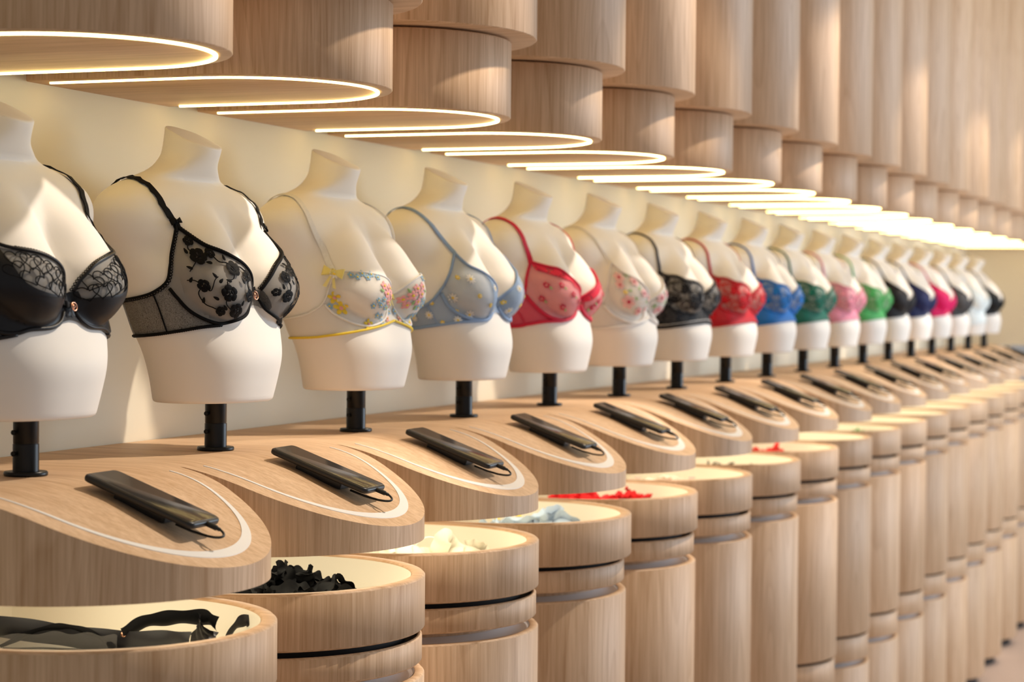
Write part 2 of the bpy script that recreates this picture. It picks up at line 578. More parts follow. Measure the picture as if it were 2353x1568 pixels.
def pole_mesh():
    mb = MB()
    mb.lathe((0, 0, 0), [(0.0172, 0.006), (0.0172, 0.042), (0.0165, 0.0425), (0.0165, 0.0435), (0.0168, 0.044), (0.0168, 0.110)], 40)
    return mb.mesh('pole', M['black'], True, 40)
def flange_mesh():
    mb = MB(); mb.lathe((0, 0, 0), [(0.0278, 0.0), (0.0287, 0.0012), (0.0287, 0.0045), (0.0275, 0.0060), (0.012, 0.0060)], 48)
    return mb.mesh('base_plate', M['black'], True, 40)
def knob_mesh():
    mb = MB(); mb.lathe((0, 0, 0), [(0.0020, 0), (0.0020, 0.0025), (0.0034, 0.003), (0.0034, 0.006), (0.0026, 0.0068)], 16)
    me = mb.mesh('screw', M['black'], True, 40)
    me.transform(Matrix.Rotation(R_(-90), 4, 'Y')); return me
pole_me, flange_me, knob_me = pole_mesh(), flange_mesh(), knob_mesh()
MANN = []
for i in range(N):
    e = link('mannequin', None, loc=(X(i), -0.208, ZS), rotz=MROT)
    tag(e, 'white bust mannequin wearing the ' + BRAS[i], 'mannequin', 'bust mannequins')
    link('torso', torso_me, e); link('pole', pole_me, e); link('base_plate', flange_me, e)
    link('screw', knob_me, e, loc=(-0.0165, 0.004, 0.030)); link('screw', knob_me, e, loc=(-0.0162, 0.004, 0.058))
    MANN.append(e)

# ------------------------------------------------------------------ phones
def rbox(L_, W_, T_, rc, rv, n=6):
    """rounded slab lying along y, corner radius rc, edge rounding rv"""
    def ol(ins):
        pts = []
        for cx, cy, a0 in ((W_ / 2 - rc, L_ / 2 - rc, 0), (-W_ / 2 + rc, L_ / 2 - rc, 90), (-W_ / 2 + rc, -L_ / 2 + rc, 180), (W_ / 2 - rc, -L_ / 2 + rc, 270)):
            for k in range(n + 1):
                a = R_(a0 + 90 * k / n); pts.append((cx + (rc - ins) * math.cos(a), cy + (rc - ins) * math.sin(a)))
        return pts
    prof = [(rv, 0), (rv * 0.3, rv * 0.3), (0, rv), (0, T_ - rv), (rv * 0.3, T_ - rv * 0.3), (rv, T_)]
    v = []; f = []
    for ins, z in prof: v += [(x, y, z) for x, y in ol(ins)]
    m = len(ol(0))
    for j in range(len(prof) - 1):
        for k in range(m): f.append((j * m + k, j * m + (k + 1) % m, (j + 1) * m + (k + 1) % m, (j + 1) * m + k))
    f.append(tuple(range(m))[::-1]); f.append(tuple((len(prof) - 1) * m + k for k in range(m)))
    return v, f
PL, PW, PT = 0.170, 0.076, 0.0090
v, f = rbox(PL, PW, PT, 0.010, 0.003); ph_body = sharpen(mesh('case', v, f, M['phone']), 50)
v, f = rbox(PL - 0.006, PW - 0.006, 0.0008, 0.008, 0.0002); v = [(x, y, z + PT - 0.0003) for x, y, z in v]; ph_scr = sharpen(mesh('screen', v, f, M['glass']), 50)
v, f = rbox(0.080, 0.040, 0.0135, 0.004, 0.001); v = [(x, y + 0.004, z - 0.0130) for x, y, z in v]; ph_hold = sharpen(mesh('holder', v, f, M['phone']), 50)
mb = MB(); yb = -PL / 2
mb.lathe((0, 0, 0), [(0.0036, -0.001), (0.0036, 0.014), (0.0026, 0.015), (0.0026, 0.019), (0.0018, 0.020)], 12)
ph_plug = mb.mesh('plug', M['cable'], True, 40); ph_plug.transform(Matrix.Translation((0.002, yb, 0.0048)) @ Matrix.Rotation(R_(90), 4, 'X'))
mb = MB(); pts = []
for t in np.linspace(0, 1, 26):
    a = math.pi * 1.35 * t
    pts.append((0.002 - 0.0075 * (1 - math.cos(a)), yb - 0.020 - 0.010 * math.sin(a), 0.0048 - 0.011 * t))
pts.append((-0.012, yb + 0.010, -0.0080)); pts.append((-0.012, yb + 0.035, -0.0085))
mb.tube(pts, 0.0017, 8)
ph_cable = mb.mesh('cable', M['cable'])
tilt = math.atan(0.44)
for i in range(N):
    yc = -0.402
    e = link('phone', None, loc=(X(i) - 0.006 + 0.004 * math.sin(i * 2.1), yc, ZS + zt(yc) + 0.0125))
    e.rotation_euler = (tilt * 0.82, 0, R_(1.5 * math.sin(i * 1.7)))
    for nm, me in (('case', ph_body), ('screen', ph_scr), ('holder', ph_hold), ('plug', ph_plug), ('cable', ph_cable)): link(nm, me, e)
    tag(e, 'black phone in front of the ' + BRAS[i], 'phone', 'phones on the counter lobes')

# ------------------------------------------------------------------ fabrics
def sheer(name, col, alpha, rough=0.75):
    m, nt, b = new_mat(name)
    b.inputs['Base Color'].default_value = (*col, 1)
    b.inputs['Roughness'].default_value = rough
    b.inputs['Specular IOR Level'].default_value = 0.2
    b.inputs['Alpha'].default_value = alpha
    return m

def lace(name, col, lo=0.35, scale=120.0, cover=0.5):
    """openwork: solid motifs and threads over a see-through net"""
    m, nt, b = new_mat(name)
    tc = nt.nodes.new('ShaderNodeTexCoord')
    vo = nt.nodes.new('ShaderNodeTexVoronoi'); vo.feature = 'DISTANCE_TO_EDGE'; vo.inputs['Scale'].default_value = scale
    nz = nt.nodes.new('ShaderNodeTexNoise'); nz.inputs['Scale'].default_value = scale * 0.42; nz.inputs['Detail'].default_value = 2
    vec = nt.nodes.new('ShaderNodeVectorMath'); vec.operation = 'MULTIPLY_ADD'
    nt.links.new(nz.outputs['Color'], vec.inputs[0]); vec.inputs[1].default_value = (0.012, 0.012, 0.012)
    nt.links.new(tc.outputs['Object'], vec.inputs[2])
    nt.links.new(tc.outputs['Object'], nz.inputs['Vector'])
    nt.links.new(vec.outputs[0], vo.inputs['Vector'])
    thread = ramp(nt, vo.outputs['Distance'], [(0.035, 1.0), (0.07, 0.0)])
    motif = ramp(nt, nz.outputs[0], [(0.60 - 0.2 * cover, 0.0), (0.64 - 0.2 * cover, 1.0)])
    al = math_node(nt, 'MAXIMUM', math_node(nt, 'MAXIMUM', thread, motif), lo)
    nt.links.new(al, b.inputs['Alpha'])
    b.inputs['Base Color'].default_value = (*col, 1)
    b.inputs['Roughness'].default_value = 0.7
    b.inputs['Specular IOR Level'].default_value = 0.25
    return m

def satin(name, col, rough=0.4):
    m, nt, b = new_mat(name)
    nz = nt.nodes.new('ShaderNodeTexNoise'); nz.inputs['Scale'].default_value = 40
    c = mixc(nt, nz.outputs[0], col, tuple(min(1, k * 0.82) for k in col))
    nt.links.new(c, b.inputs['Base Color'])
    b.inputs['Roughness'].default_value = rough
    b.inputs['Specular IOR Level'].default_value = 0.3
    return m

BK = (0.010, 0.010, 0.012)
M['blk_satin'] = satin('black_satin', (0.010, 0.0095, 0.012), 0.40)
M['blk_trim'] = satin('black_trim', (0.004, 0.004, 0.005), 0.65)
M['blk_trim'].node_tree.nodes['Principled BSDF'].inputs['Specular IOR Level'].default_value = 0.12
M['gold'] = plain('rose_gold', (0.85, 0.45, 0.30), 0.25, 1.0)
M['yel'] = satin('yellow_thread', (0.90, 0.66, 0.06), 0.7)
M['yel_sheer'] = sheer('yellow_organza', (0.92, 0.80, 0.25), 0.75)
M['white_f'] = satin('white_thread', (0.88, 0.87, 0.85), 0.7)
M['sky'] = satin('sky_blue_thread', (0.30, 0.50, 0.68), 0.7)
M['pinkf'] = satin('pink_thread', (0.90, 0.42, 0.42), 0.7)
M['redf'] = satin('cherry_thread', (0.62, 0.02, 0.07), 0.7)
M['grnf'] = satin('green_thread', (0.32, 0.50, 0.20), 0.7)

# ------------------------------------------------------------------ bra kit: everything is laid on the torso in (angle, height)
def crv(pts, n):
    """Catmull-Rom through 2-D points, resampled evenly by length"""
    p = [np.array(q, float) for q in pts]
    p = [2 * p[0] - p[1]] + p + [2 * p[-1] - p[-2]]
    out = []
    for k in range(1, len(p) - 2):
        for t in np.linspace(0, 1, 14, endpoint=False):
            a, b, c, d = p[k - 1:k + 3]
            out.append(0.5 * ((2 * b) + (c - a) * t + (2 * a - 5 * b + 4 * c - d) * t * t + (3 * b - a - 3 * c + d) * t ** 3))
    out.append(p[-2])
    out = np.array(out)
    w = out * np.array([0.13, 1.0])
    L = np.concatenate([[0], np.cumsum(np.linalg.norm(np.diff(w, axis=0), axis=1))])
    s = np.linspace(0, L[-1], n)
    return [(float(np.interp(q, L, out[:, 0])), float(np.interp(q, L, out[:, 1]))) for q in s]

def onb(pts, s, off): return [surf(s * t, z, off) for t, z in pts]

def patch(name, mat, bound, s, off, parent, rings=9, puff=0.0):
    c = np.mean(np.array(bound), axis=0)
    v = []; f = []; n = len(bound)
    v.append(surf(s * c[0], c[1], off + puff))
    for j in range(1, rings + 1):
        q = j / rings
        for t, z in bound:
            v.append(surf(s * (c[0] + (t - c[0]) * q), c[1] + (z - c[1]) * q, off + puff * (1 - q * q)))
    for k in range(n):
        f.append((0, 1 + k, 1 + (k + 1) % n))
    for j in range(rings - 1):
        for k in range(n):
            a = 1 + j * n + k; b = 1 + j * n + (k + 1) % n
            f.append((a, a + n, b + n, b))
    if s < 0: f = [q[::-1] for q in f]
    return link(name, mesh(name, v, f, mat), parent)

def strip(name, mat, lo, up, th0, th1, s, off, parent, n=40, m=6):
    lt, lz = zip(*lo); ut, uz = zip(*up)
    v = []; f = []
    for k in range(n + 1):
        th = th0 + (th1 - th0) * k / n
        a = np.interp(th, lt, lz); b = np.interp(th, ut, uz)
        for j in range(m + 1): v.append(surf(s * th, a + (b - a) * j / m, off))
    for k in range(n):
        for j in range(m):
            q = k * (m + 1) + j
            f.append((q, q + 1, q + m + 2, q + m + 1))
    if s > 0: f = [q[::-1] for q in f]
    return link(name, mesh(name, v, f, mat), parent)

def piping(name, mat, pts, s, off, r, parent, n=44, sides=8):
    mb = MB(); mb.tube(onb(crv(pts, n), s, off), r, sides)
    return link(name, mb.mesh(name, mat), parent)

def normal_at(th, z):
    e = 0.004
    a = surf(th + e * 6, z) - surf(th - e * 6, z); b = surf(th, z + e) - surf(th, z - e)
    n_ = b.cross(a)
    c = surf(th, z) - Vector((0, fC(z), z))
    if n_.dot(c) < 0: n_ = -n_
    return n_.normalized()

def ribbon(name, mat, pts, s, wid, parent, off=0.0022, thick=0.0014, n=54, frill=0.0):
    """strap: flat band with thickness, lying on the body"""
    c = crv(pts, n); v = []; f = []
    P = [surf(s * t, z, 0.0) for t, z in c]
    for k in range(n):
        T = (P[min(k + 1, n - 1)] - P[max(k - 1, 0)]).normalized()
        nn = normal_at(s * c[k][0], c[k][1])
        b = T.cross(nn).normalized(); nn = b.cross(T).normalized()
        w_ = (wid if not callable(wid) else wid(k / (n - 1))) / 2
        if frill: w_ *= 1 + frill * math.sin(k * 2.3)
        o_ = P[k] + nn * off
        if frill: o_ = o_ + nn * (0.0008 * math.sin(k * 1.9))
        v += [o_ + b * w_, o_ + b * w_ + nn * thick, o_ - b * w_ + nn * thick, o_ - b * w_]
    for k in range(n - 1):
        for q in range(4):
            q2 = (q + 1) % 4
            f.append((4 * k + q, 4 * k + q2, 4 * k + 4 + q2, 4 * k + 4 + q))
    f.append((0, 3, 2, 1)); f.append((4 * n - 4, 4 * n - 3, 4 * n - 2, 4 * n - 1))
    return link(name, sharpen(mesh(name, v, f, mat), 60), parent)

def blob(mb, th, z, shape, off, dome=0.0):
    """2-D outline (m) wrapped onto the body round (th, z), slightly domed"""
    r = rad(th, z)
    c = np.mean(np.array(shape), axis=0)
    def at(p, o_): return surf(th + p[0] / max(r, 0.05), z + p[1], o_)
    v = [at(c, off + dome)] + [at(c + (np.array(p) - c) * 0.6, off + dome * 0.75) for p in shape] + [at(p, off) for p in shape]
    n = len(shape); f = []
    for k in range(n):
        k2 = (k + 1) % n
        f.append((0, 1 + k, 1 + k2)); f.append((1 + k, 1 + n + k, 1 + n + k2, 1 + k2))
    mb.add(v, f)

def ell(cx, cy, a, b, rot=0, n=10, wob=0.0):
    o_ = []
    for k in range(n):
        t = 2 * math.pi * k / n
        x = a * math.cos(t) * (1 + wob * math.sin(3 * t)); y = b * math.sin(t)
        o_.append((cx + x * math.cos(rot) - y * math.sin(rot), cy + x * math.sin(rot) + y * math.cos(rot)))
    return o_

def rose(parent, th, z, R, off=0.0046, rot=0.0):
    mb = MB()
    for k in range(5):
        a = rot + 2 * math.pi * k / 5
        blob(mb, th, z, ell(0.62 * R * math.cos(a), 0.62 * R * math.sin(a), 0.33 * R, 0.46 * R, a, 10, 0.1), off, 0.0007)
    for k in range(3):
        a = rot + 0.5 + 2 * math.pi * k / 3
        blob(mb, th, z, ell(0.27 * R * math.cos(a), 0.27 * R * math.sin(a), 0.15 * R, 0.27 * R, a), off + 0.0006, 0.0007)
    blob(mb, th, z, ell(0, 0, 0.13 * R, 0.13 * R), off + 0.0010, 0.0006)
    return link('rose', mb.mesh('rose', M['blk_trim']), parent)

def leaf(parent, mat, th, z, L_, rot, off=0.0046):
    mb = MB(); n = 12; sh = []
    for k in range(n):
        t = 2 * math.pi * k / n
        x = L_ / 2 * math.cos(t); y = L_ * 0.24 * math.sin(t) * (1 - 0.4 * math.cos(t))
        sh.append((x * math.cos(rot) - y * math.sin(rot), x * math.sin(rot) + y * math.cos(rot)))
    blob(mb, th, z, sh, off, 0.0005)
    return link('leaf', mb.mesh('leaf', mat), parent)

def blossom(parent, th, z, R, petal_mat, core_mat, np_=5, off=0.0045, rot=0.3, slim=0.36, name='flower'):
    mb = MB()
    for k in range(np_):
        a = rot + 2 * math.pi * k / np_
        blob(mb, th, z, ell(0.58 * R * math.cos(a), 0.58 * R * math.sin(a), 0.44 * R, slim * R, a), off, 0.0006)
    fl = link(name, mb.mesh(name, petal_mat), parent)
    mb = MB(); blob(mb, th, z, ell(0, 0, 0.27 * R, 0.27 * R), off + 0.0011, 0.0009)
    link('flower_centre', mb.mesh('flower_centre', core_mat), fl)
    return fl

def picots(parent, mat, pts, s, r, gap, off=0.0036, out=1.0):
    """scalloped edging: a row of little loops along an edge"""
    c = crv(pts, 200)
    P = np.array([list(p) for p in onb(c, s, off)])
    L = np.concatenate([[0], np.cumsum(np.linalg.norm(np.diff(P, axis=0), axis=1))])
    mb = MB(); q = gap / 2
    while q < L[-1]:
        th = float(np.interp(q, L, [a for a, b in c])); z = float(np.interp(q, L, [b for a, b in c]))
        k = int(np.searchsorted(L, q)); k = min(max(k, 1), 199)
        t = np.array(c[k]) - np.array(c[k - 1]); t = t * np.array([0.13, 1.0]); t /= max(np.linalg.norm(t), 1e-9)
        nx, nz_ = -t[1] * out, t[0] * out
        ring = []
        for j in range(8):
            a = 2 * math.pi * j / 8
            ring.append(surf(s * (th + (nx * r * 0.8 + r * math.cos(a)) / 0.13), z + nz_ * r * 0.8 + r * math.sin(a), off))
        mb.tube(ring, r * 0.36, 4, closed=True)
        q += gap
    o_ = link('picot_edging', mb.mesh('picot_edging', mat), parent)
    return o_

def bow(parent, mat, th, z, size, off=0.006, rot=0.0):
    mb = MB()
    n_ = normal_at(th, z); up = Vector((0, 0, 1)); sx = up.cross(n_).normalized(); up = n_.cross(sx).normalized()
    ca, sa = math.cos(rot), math.sin(rot)
    sx, up = sx * ca + up * sa, up * ca - sx * sa
    o_ = surf(th, z, off)
    for sg in (-1, 1):
        ring = []
        for k in range(13):
            t = k / 12 * 2 * math.pi
            x = sg * size * 0.5 * (1 - math.cos(t)) * 0.9; h = math.sin(t) * size * 0.18
            ring.append((x, h))
        v = []; f = []
        for x, h in ring:
            ww = size * (0.10 + 0.32 * min(1, abs(x) / (size * 0.9)))
            v += [o_ + sx * x + n_ * (h + size * 0.2) + up * ww, o_ + sx * x + n_ * (h + size * 0.2) - up * ww]
        for k in range(12): f.append((2 * k, 2 * k + 1, 2 * k + 3, 2 * k + 2))
        mb.add(v, f)
        v = [o_ + n_ * size * .2 + sx * (-size * .08), o_ + n_ * size * .2 + sx * (size * .08),
             o_ + sx * (sg * size * 0.42 + size * .16) - up * size * 1.25 + n_ * size * .1, o_ + sx * (sg * size * 0.42 - size * .16) - up * size * 1.2 + n_ * size * .1]
        mb.add(v, [(0, 1, 2, 3)])
    mb.tube([o_ + n_ * size * .22 + up * size * .2, o_ + n_ * size * .30, o_ + n_ * size * .22 - up * size * .2], size * .17, 8)
    return link('bow', mb.mesh('bow', mat), parent)

def charm(parent, th, z, R=0.006, off=0.010):
    mb = MB(); n_ = normal_at(th, z); up = Vector((0, 0, 1)); sx = up.cross(n_).normalized(); up = n_.cross(sx)
    o_ = surf(th, z, off)
    mb.tube([o_ + sx * R * math.cos(a) + up * R * math.sin(a) for a in np.linspace(0, 2 * math.pi, 20, endpoint=False)], R * .18, 6, closed=True)
    mb.tube([o_ - sx * R * .35 + up * R * .7, o_ - sx * R * .35 - up * R * .7], R * .14, 6)
    mb.tube([o_ - sx * R * .35 + up * R * .6, o_ + sx * R * .4, o_ - sx * R * .35 - up * R * .6], R * .14, 6)
    c = link('charm', mb.mesh('charm', M['gold']), parent); c['label'] = 'rose-gold ring charm'
    return c

BACKSTRAP = [(1.53, 0.4137), (1.75, 0.4150), (2.05, 0.4020), (2.35, 0.365), (2.55, 0.31), (2.68, 0.24)]
FULL = dict(strap=(1.085, 0.343), arm=[(1.13, 0.322), (1.19, 0.299), (1.24, 0.280), (1.30, 0.260)],
            wire=[(1.29, 0.250), (1.25, 0.238), (1.16, 0.218), (1.01, 0.2045), (0.82, 0.198), (0.60, 0.2025), (0.40, 0.210), (0.24, 0.221), (0.14, 0.236)],
            neck=[(0.14, 0.250), (0.25, 0.272), (0.38, 0.288), (0.55, 0.300), (0.66, 0.3065), (0.82, 0.315), (0.965, 0.330)],
            top=[(1.30, 0.260), (1.427, 0.2456), (1.576, 0.238), (1.81, 0.233), (2.2, 0.230), (3.1416, 0.228)],
            bot=[(0.80, 0.196), (1.05, 0.193), (1.30, 0.187), (1.60, 0.181), (2.0, 0.178), (3.1416, 0.176)], bot0=0.80)
DAISY = dict(strap=(0.925, 0.329), arm=[(0.98, 0.312), (1.035, 0.296), (1.13, 0.276), (1.234, 0.258)],
             wire=[(1.25, 0.248), (1.19, 0.222), (1.01, 0.204), (0.756, 0.1965), (0.478, 0.198), (0.28, 0.207), (0.14, 0.222)],
             neck=[(0.13, 0.238), (0.22, 0.252), (0.35, 0.266), (0.475, 0.281), (0.60, 0.292), (0.787, 0.305)],
             top=[(1.234, 0.258), (1.42, 0.231), (1.63, 0.219), (2.1, 0.213), (3.1416, 0.21)],
             bot=[(0.70, 0.1955), (1.1, 0.1925), (1.54, 0.1836), (1.88, 0.179), (3.1416, 0.176)], bot0=0.74)
CHERRY = dict(strap=(1.14, 0.320), arm=[(1.20, 0.302), (1.27, 0.2825), (1.343, 0.256)],
              wire=[(1.34, 0.246), (1.238, 0.222), (1.064, 0.201), (0.806, 0.1935), (0.55, 0.197), (0.3, 0.207), (0.14, 0.226)],
              neck=[(0.13, 0.243), (0.25, 0.256), (0.45, 0.274), (0.587, 0.291), (0.717, 0.305), (0.92, 0.311)],
              top=[(1.343, 0.256), (1.496, 0.2306), (1.75, 0.220), (2.2, 0.215), (3.1416, 0.212)],
              bot=[(0.78, 0.192), (1.13, 0.1905), (1.41, 0.184), (1.72, 0.1784), (3.1416, 0.175)], bot0=0.80)
PETAL = dict(strap=(1.0, 0.332), arm=[(1.06, 0.312), (1.14, 0.285), (1.22, 0.262), (1.31, 0.238)],
             wire=[(1.313, 0.226), (1.187, 0.2025), (0.917, 0.186), (0.62, 0.184), (0.35, 0.195), (0.14, 0.213)],
             neck=[(0.13, 0.237), (0.25, 0.250), (0.447, 0.268), (0.63, 0.290), (0.833, 0.305)],
             top=[(1.31, 0.238), (1.5, 0.222), (1.8, 0.212), (3.1416, 0.208)],
             bot=[(0, 0.196), (0.4, 0.186), (0.9, 0.178), (1.3, 0.172), (1.73, 0.168), (3.1416, 0.165)], bot0=0.0)
FLOWER = dict(strap=(1.10, 0.284), arm=[(1.16, 0.268), (1.22, 0.252), (1.297, 0.232)],
              wire=[(1.297, 0.226), (1.21, 0.210), (1.0, 0.195), (0.76, 0.190), (0.46, 0.196), (0.25, 0.207), (0.13, 0.222)],
              neck=[(0.12, 0.246), (0.22, 0.258), (0.36, 0.270), (0.5, 0.277), (0.66, 0.281), (0.8, 0.283), (0.94, 0.284)],
              top=[(1.297, 0.232), (1.39, 0.220), (1.61, 0.2065), (2.13, 0.199), (3.1416, 0.197)],
              bot=[(0, 0.199), (0.48, 0.190), (0.9, 0.182), (1.307, 0.1737), (1.732, 0.1684), (3.1416, 0.165)], bot0=0.0)
SATIN = dict(strap=(0.98, 0.312), arm=[(1.04, 0.300), (1.13, 0.283), (1.24, 0.262), (1.33, 0.250)],
             wire=[(1.33, 0.235), (1.22, 0.208), (1.07, 0.192), (0.9, 0.190), (0.74, 0.1946), (0.43, 0.197), (0.24, 0.205), (0.13, 0.217)],
             neck=[(0.12, 0.244), (0.17, 0.260), (0.32, 0.280), (0.55, 0.292), (0.758, 0.297), (0.88, 0.302)],
             top=[(1.33, 0.250), (1.5, 0.235), (1.8, 0.226), (3.1416, 0.222)],
             bot=[(0.9, 0.188), (1.067, 0.184), (1.4, 0.178), (1.8, 0.174), (3.1416, 0.172)], bot0=0.92)
BRALET = dict(strap=(1.245, 0.314), arm=[(1.30, 0.296), (1.36, 0.275), (1.44, 0.258)],
              wire=[(1.40, 0.248), (1.333, 0.236), (1.258, 0.2236), (1.111, 0.211), (0.9, 0.204), (0.703, 0.2017), (0.45, 0.205), (0.26, 0.211), (0.14, 0.222)],
              neck=[(0.12, 0.250), (0.25, 0.266), (0.45, 0.281), (0.62, 0.288), (0.8, 0.292), (0.95, 0.302), (1.135, 0.3035)],
              top=[(1.44, 0.258), (1.6, 0.240), (1.9, 0.228), (3.1416, 0.222)],
              bot=[(0, 0.1805), (0.683, 0.1765), (1.164, 0.1696), (1.565, 0.1644), (3.1416, 0.160)], bot0=0.0)
PLUNGE = dict(strap=(1.05, 0.330), arm=[(1.12, 0.308), (1.22, 0.280), (1.33, 0.256)],
              wire=[(1.33, 0.240), (1.24, 0.219), (1.06, 0.201), (0.806, 0.1935), (0.55, 0.196), (0.3, 0.205), (0.14, 0.220)],
              neck=[(0.13, 0.238), (0.28, 0.256), (0.5, 0.280), (0.75, 0.301), (0.92, 0.317)],
              top=[(1.33, 0.256), (1.5, 0.232), (1.8, 0.222), (3.1416, 0.216)],
              bot=[(0, 0.200), (0.5, 0.186), (0.9, 0.181), (1.3, 0.176), (1.72, 0.172), (3.1416, 0.168)], bot0=0.0)

def bra(i, shape, cup_m, band_m, trim_m, strap_m, label, cat_group=None, trim_r=0.0020, strap_w=0.010, neck_r=None, name='bra', puff=0.0, gore_m=None, off=0.0032):
    e = link(name, None, loc=MANN[i].location, rotz=MROT)
    tag(e, label, 'bra', 'bras on the mannequins')
    sp = [shape['strap']]
    edge_arm = crv(sp + shape['arm'], 16)
    edge_wire = crv(shape['wire'], 34)
    edge_neck = crv(shape['neck'] + sp, 26)
    bound = edge_arm[:-1] + edge_wire + edge_neck[:-1]
    wl = sorted(shape['wire'])
    upper = [q for q in wl if q[0] < shape['top'][0][0] - 0.01] + shape['top']
    if shape['bot0'] == 0.0: upper = [(0.0, shape['neck'][0][1] - 0.004), (shape['neck'][0][0], wl[0][1] + 0.004)] + upper
    for s in (1, -1):
        patch('cup', cup_m, bound, s, off, e, puff=puff)
        b0 = shape['bot0']
        strip('band', band_m, shape['bot'], upper, b0, 3.1416, s, off - 0.0008, e, n=60)
        piping('underwire', trim_m, shape['wire'], s, off + 0.0008, trim_r * 1.25, e)
        c = MB()
        c.tube(onb(crv(sp + shape['arm'] + shape['top'][1:], 70), s, off + 0.0004), trim_r, 8)
        link('armhole_trim', c.mesh('armhole_trim', trim_m), e)
        piping('neckline_trim', trim_m, shape['neck'] + sp, s, off + 0.0006, neck_r or trim_r, e)
        piping('hem', trim_m, shape['bot'], s, off, trim_r * 1.1, e, n=60)
        sx, sz = shape['strap']
        k = sx - 1.085
        front = [(sx, sz - 0.003), (sx + 0.25 * (1.19 - sx), sz + 0.25 * (0.367 - sz)), (1.19 + k * 0.3, 0.3673), (1.242 + k * 0.15, 0.3825), (1.317, 0.3981), (1.40, 0.4068)]
        if sz < 0.30: front = [(sx, sz - 0.003), (1.141, 0.3139), (1.20, 0.340), (1.25, 0.365), (1.30, 0.385), (1.39, 0.4045)]
        ribbon('strap', strap_m, front + BACKSTRAP, s, strap_w, e, frill=0.14 if i in (0, 1) else 0.0)
    if shape['bot0'] > 0:
        g0 = wl[0]; gz = shape['neck'][0][1]
        lo = [(-0.3, shape['wire'][-2][1] - 0.004), (-0.15, g0[1] - 0.012), (0, g0[1] - 0.010), (0.15, g0[1] - 0.012), (0.3, shape['wire'][-2][1] - 0.004)]
        up = [(-0.3, shape['wire'][-2][1] + 0.002), (-0.15, gz), (0, gz - 0.003), (0.15, gz), (0.3, shape['wire'][-2][1] + 0.002)]
        strip('gore', gore_m or band_m, lo, up, -0.3, 0.3, 1, off + 0.0005, e, n=20)
    return e

# 0 black satin balconette with lace upper cups
lace_blk = sheer('black_lace_tulle', (0.03, 0.028, 0.03), 0.42)
b0 = bra(0, SATIN, lace_blk, lace('black_net', BK, 0.5, 160, 0.4), M['blk_satin'], M['blk_trim'], 'black satin balconette bra with lace upper cups, on the leftmost mannequin', trim_r=0.0024, strap_w=0.013, gore_m=M['blk_satin'])
low = SATIN['wire'] + [(0.12, 0.232), (0.3, 0.236), (0.585, 0.242), (0.762, 0.255), (0.84, 0.281), (0.93, 0.309)] + [(0.98, 0.312)] + SATIN['arm'][:-1]
for s in (1, -1):
    bd = crv(SATIN['wire'], 30) + crv([(0.12, 0.232), (0.3, 0.236), (0.585, 0.242), (0.762, 0.255), (0.84, 0.281), (0.93, 0.309)], 22) + crv([(0.98, 0.312)] + SATIN['arm'], 14)[:-1]
    patch('satin_panel', M['blk_satin'], bd, s, 0.0046, b0)
    picots(b0, M['blk_trim'], [(0.12, 0.244), (0.17, 0.260), (0.32, 0.280), (0.55, 0.292), (0.758, 0.297)], s, 0.0018, 0.0042)
for s in (1, -1):
    for k, (th, z) in enumerate(((0.78, 0.284), (0.66, 0.282), (0.70, 0.262), (0.56, 0.276), (0.58, 0.256), (0.46, 0.268), (0.46, 0.248), (0.35, 0.262), (0.34, 0.246), (0.25, 0.256), (0.22, 0.242), (0.82, 0.270))):
        hp = []
        for a in np.linspace(0, 2 * math.pi, 17):
            hx = 16 * math.sin(a) ** 3; hy = 13 * math.cos(a) - 5 * math.cos(2 * a) - 2 * math.cos(3 * a) - math.cos(4 * a)
            q = 0.4 * math.sin(k * 2.7); hx, hy = hx * math.cos(q) - hy * math.sin(q), hx * math.sin(q) + hy * math.cos(q)
            hp.append((th + hx * 0.00075 / 0.13, z + hy * 0.00075))
        piping('lace_heart', M['blk_trim'], hp, s, 0.0042, 0.0008, b0, n=40, sides=5)
bow(b0, M['blk_satin'], 0.0, 0.226, 0.012)
charm(b0, -0.02, 0.224, 0.0055, 0.012)

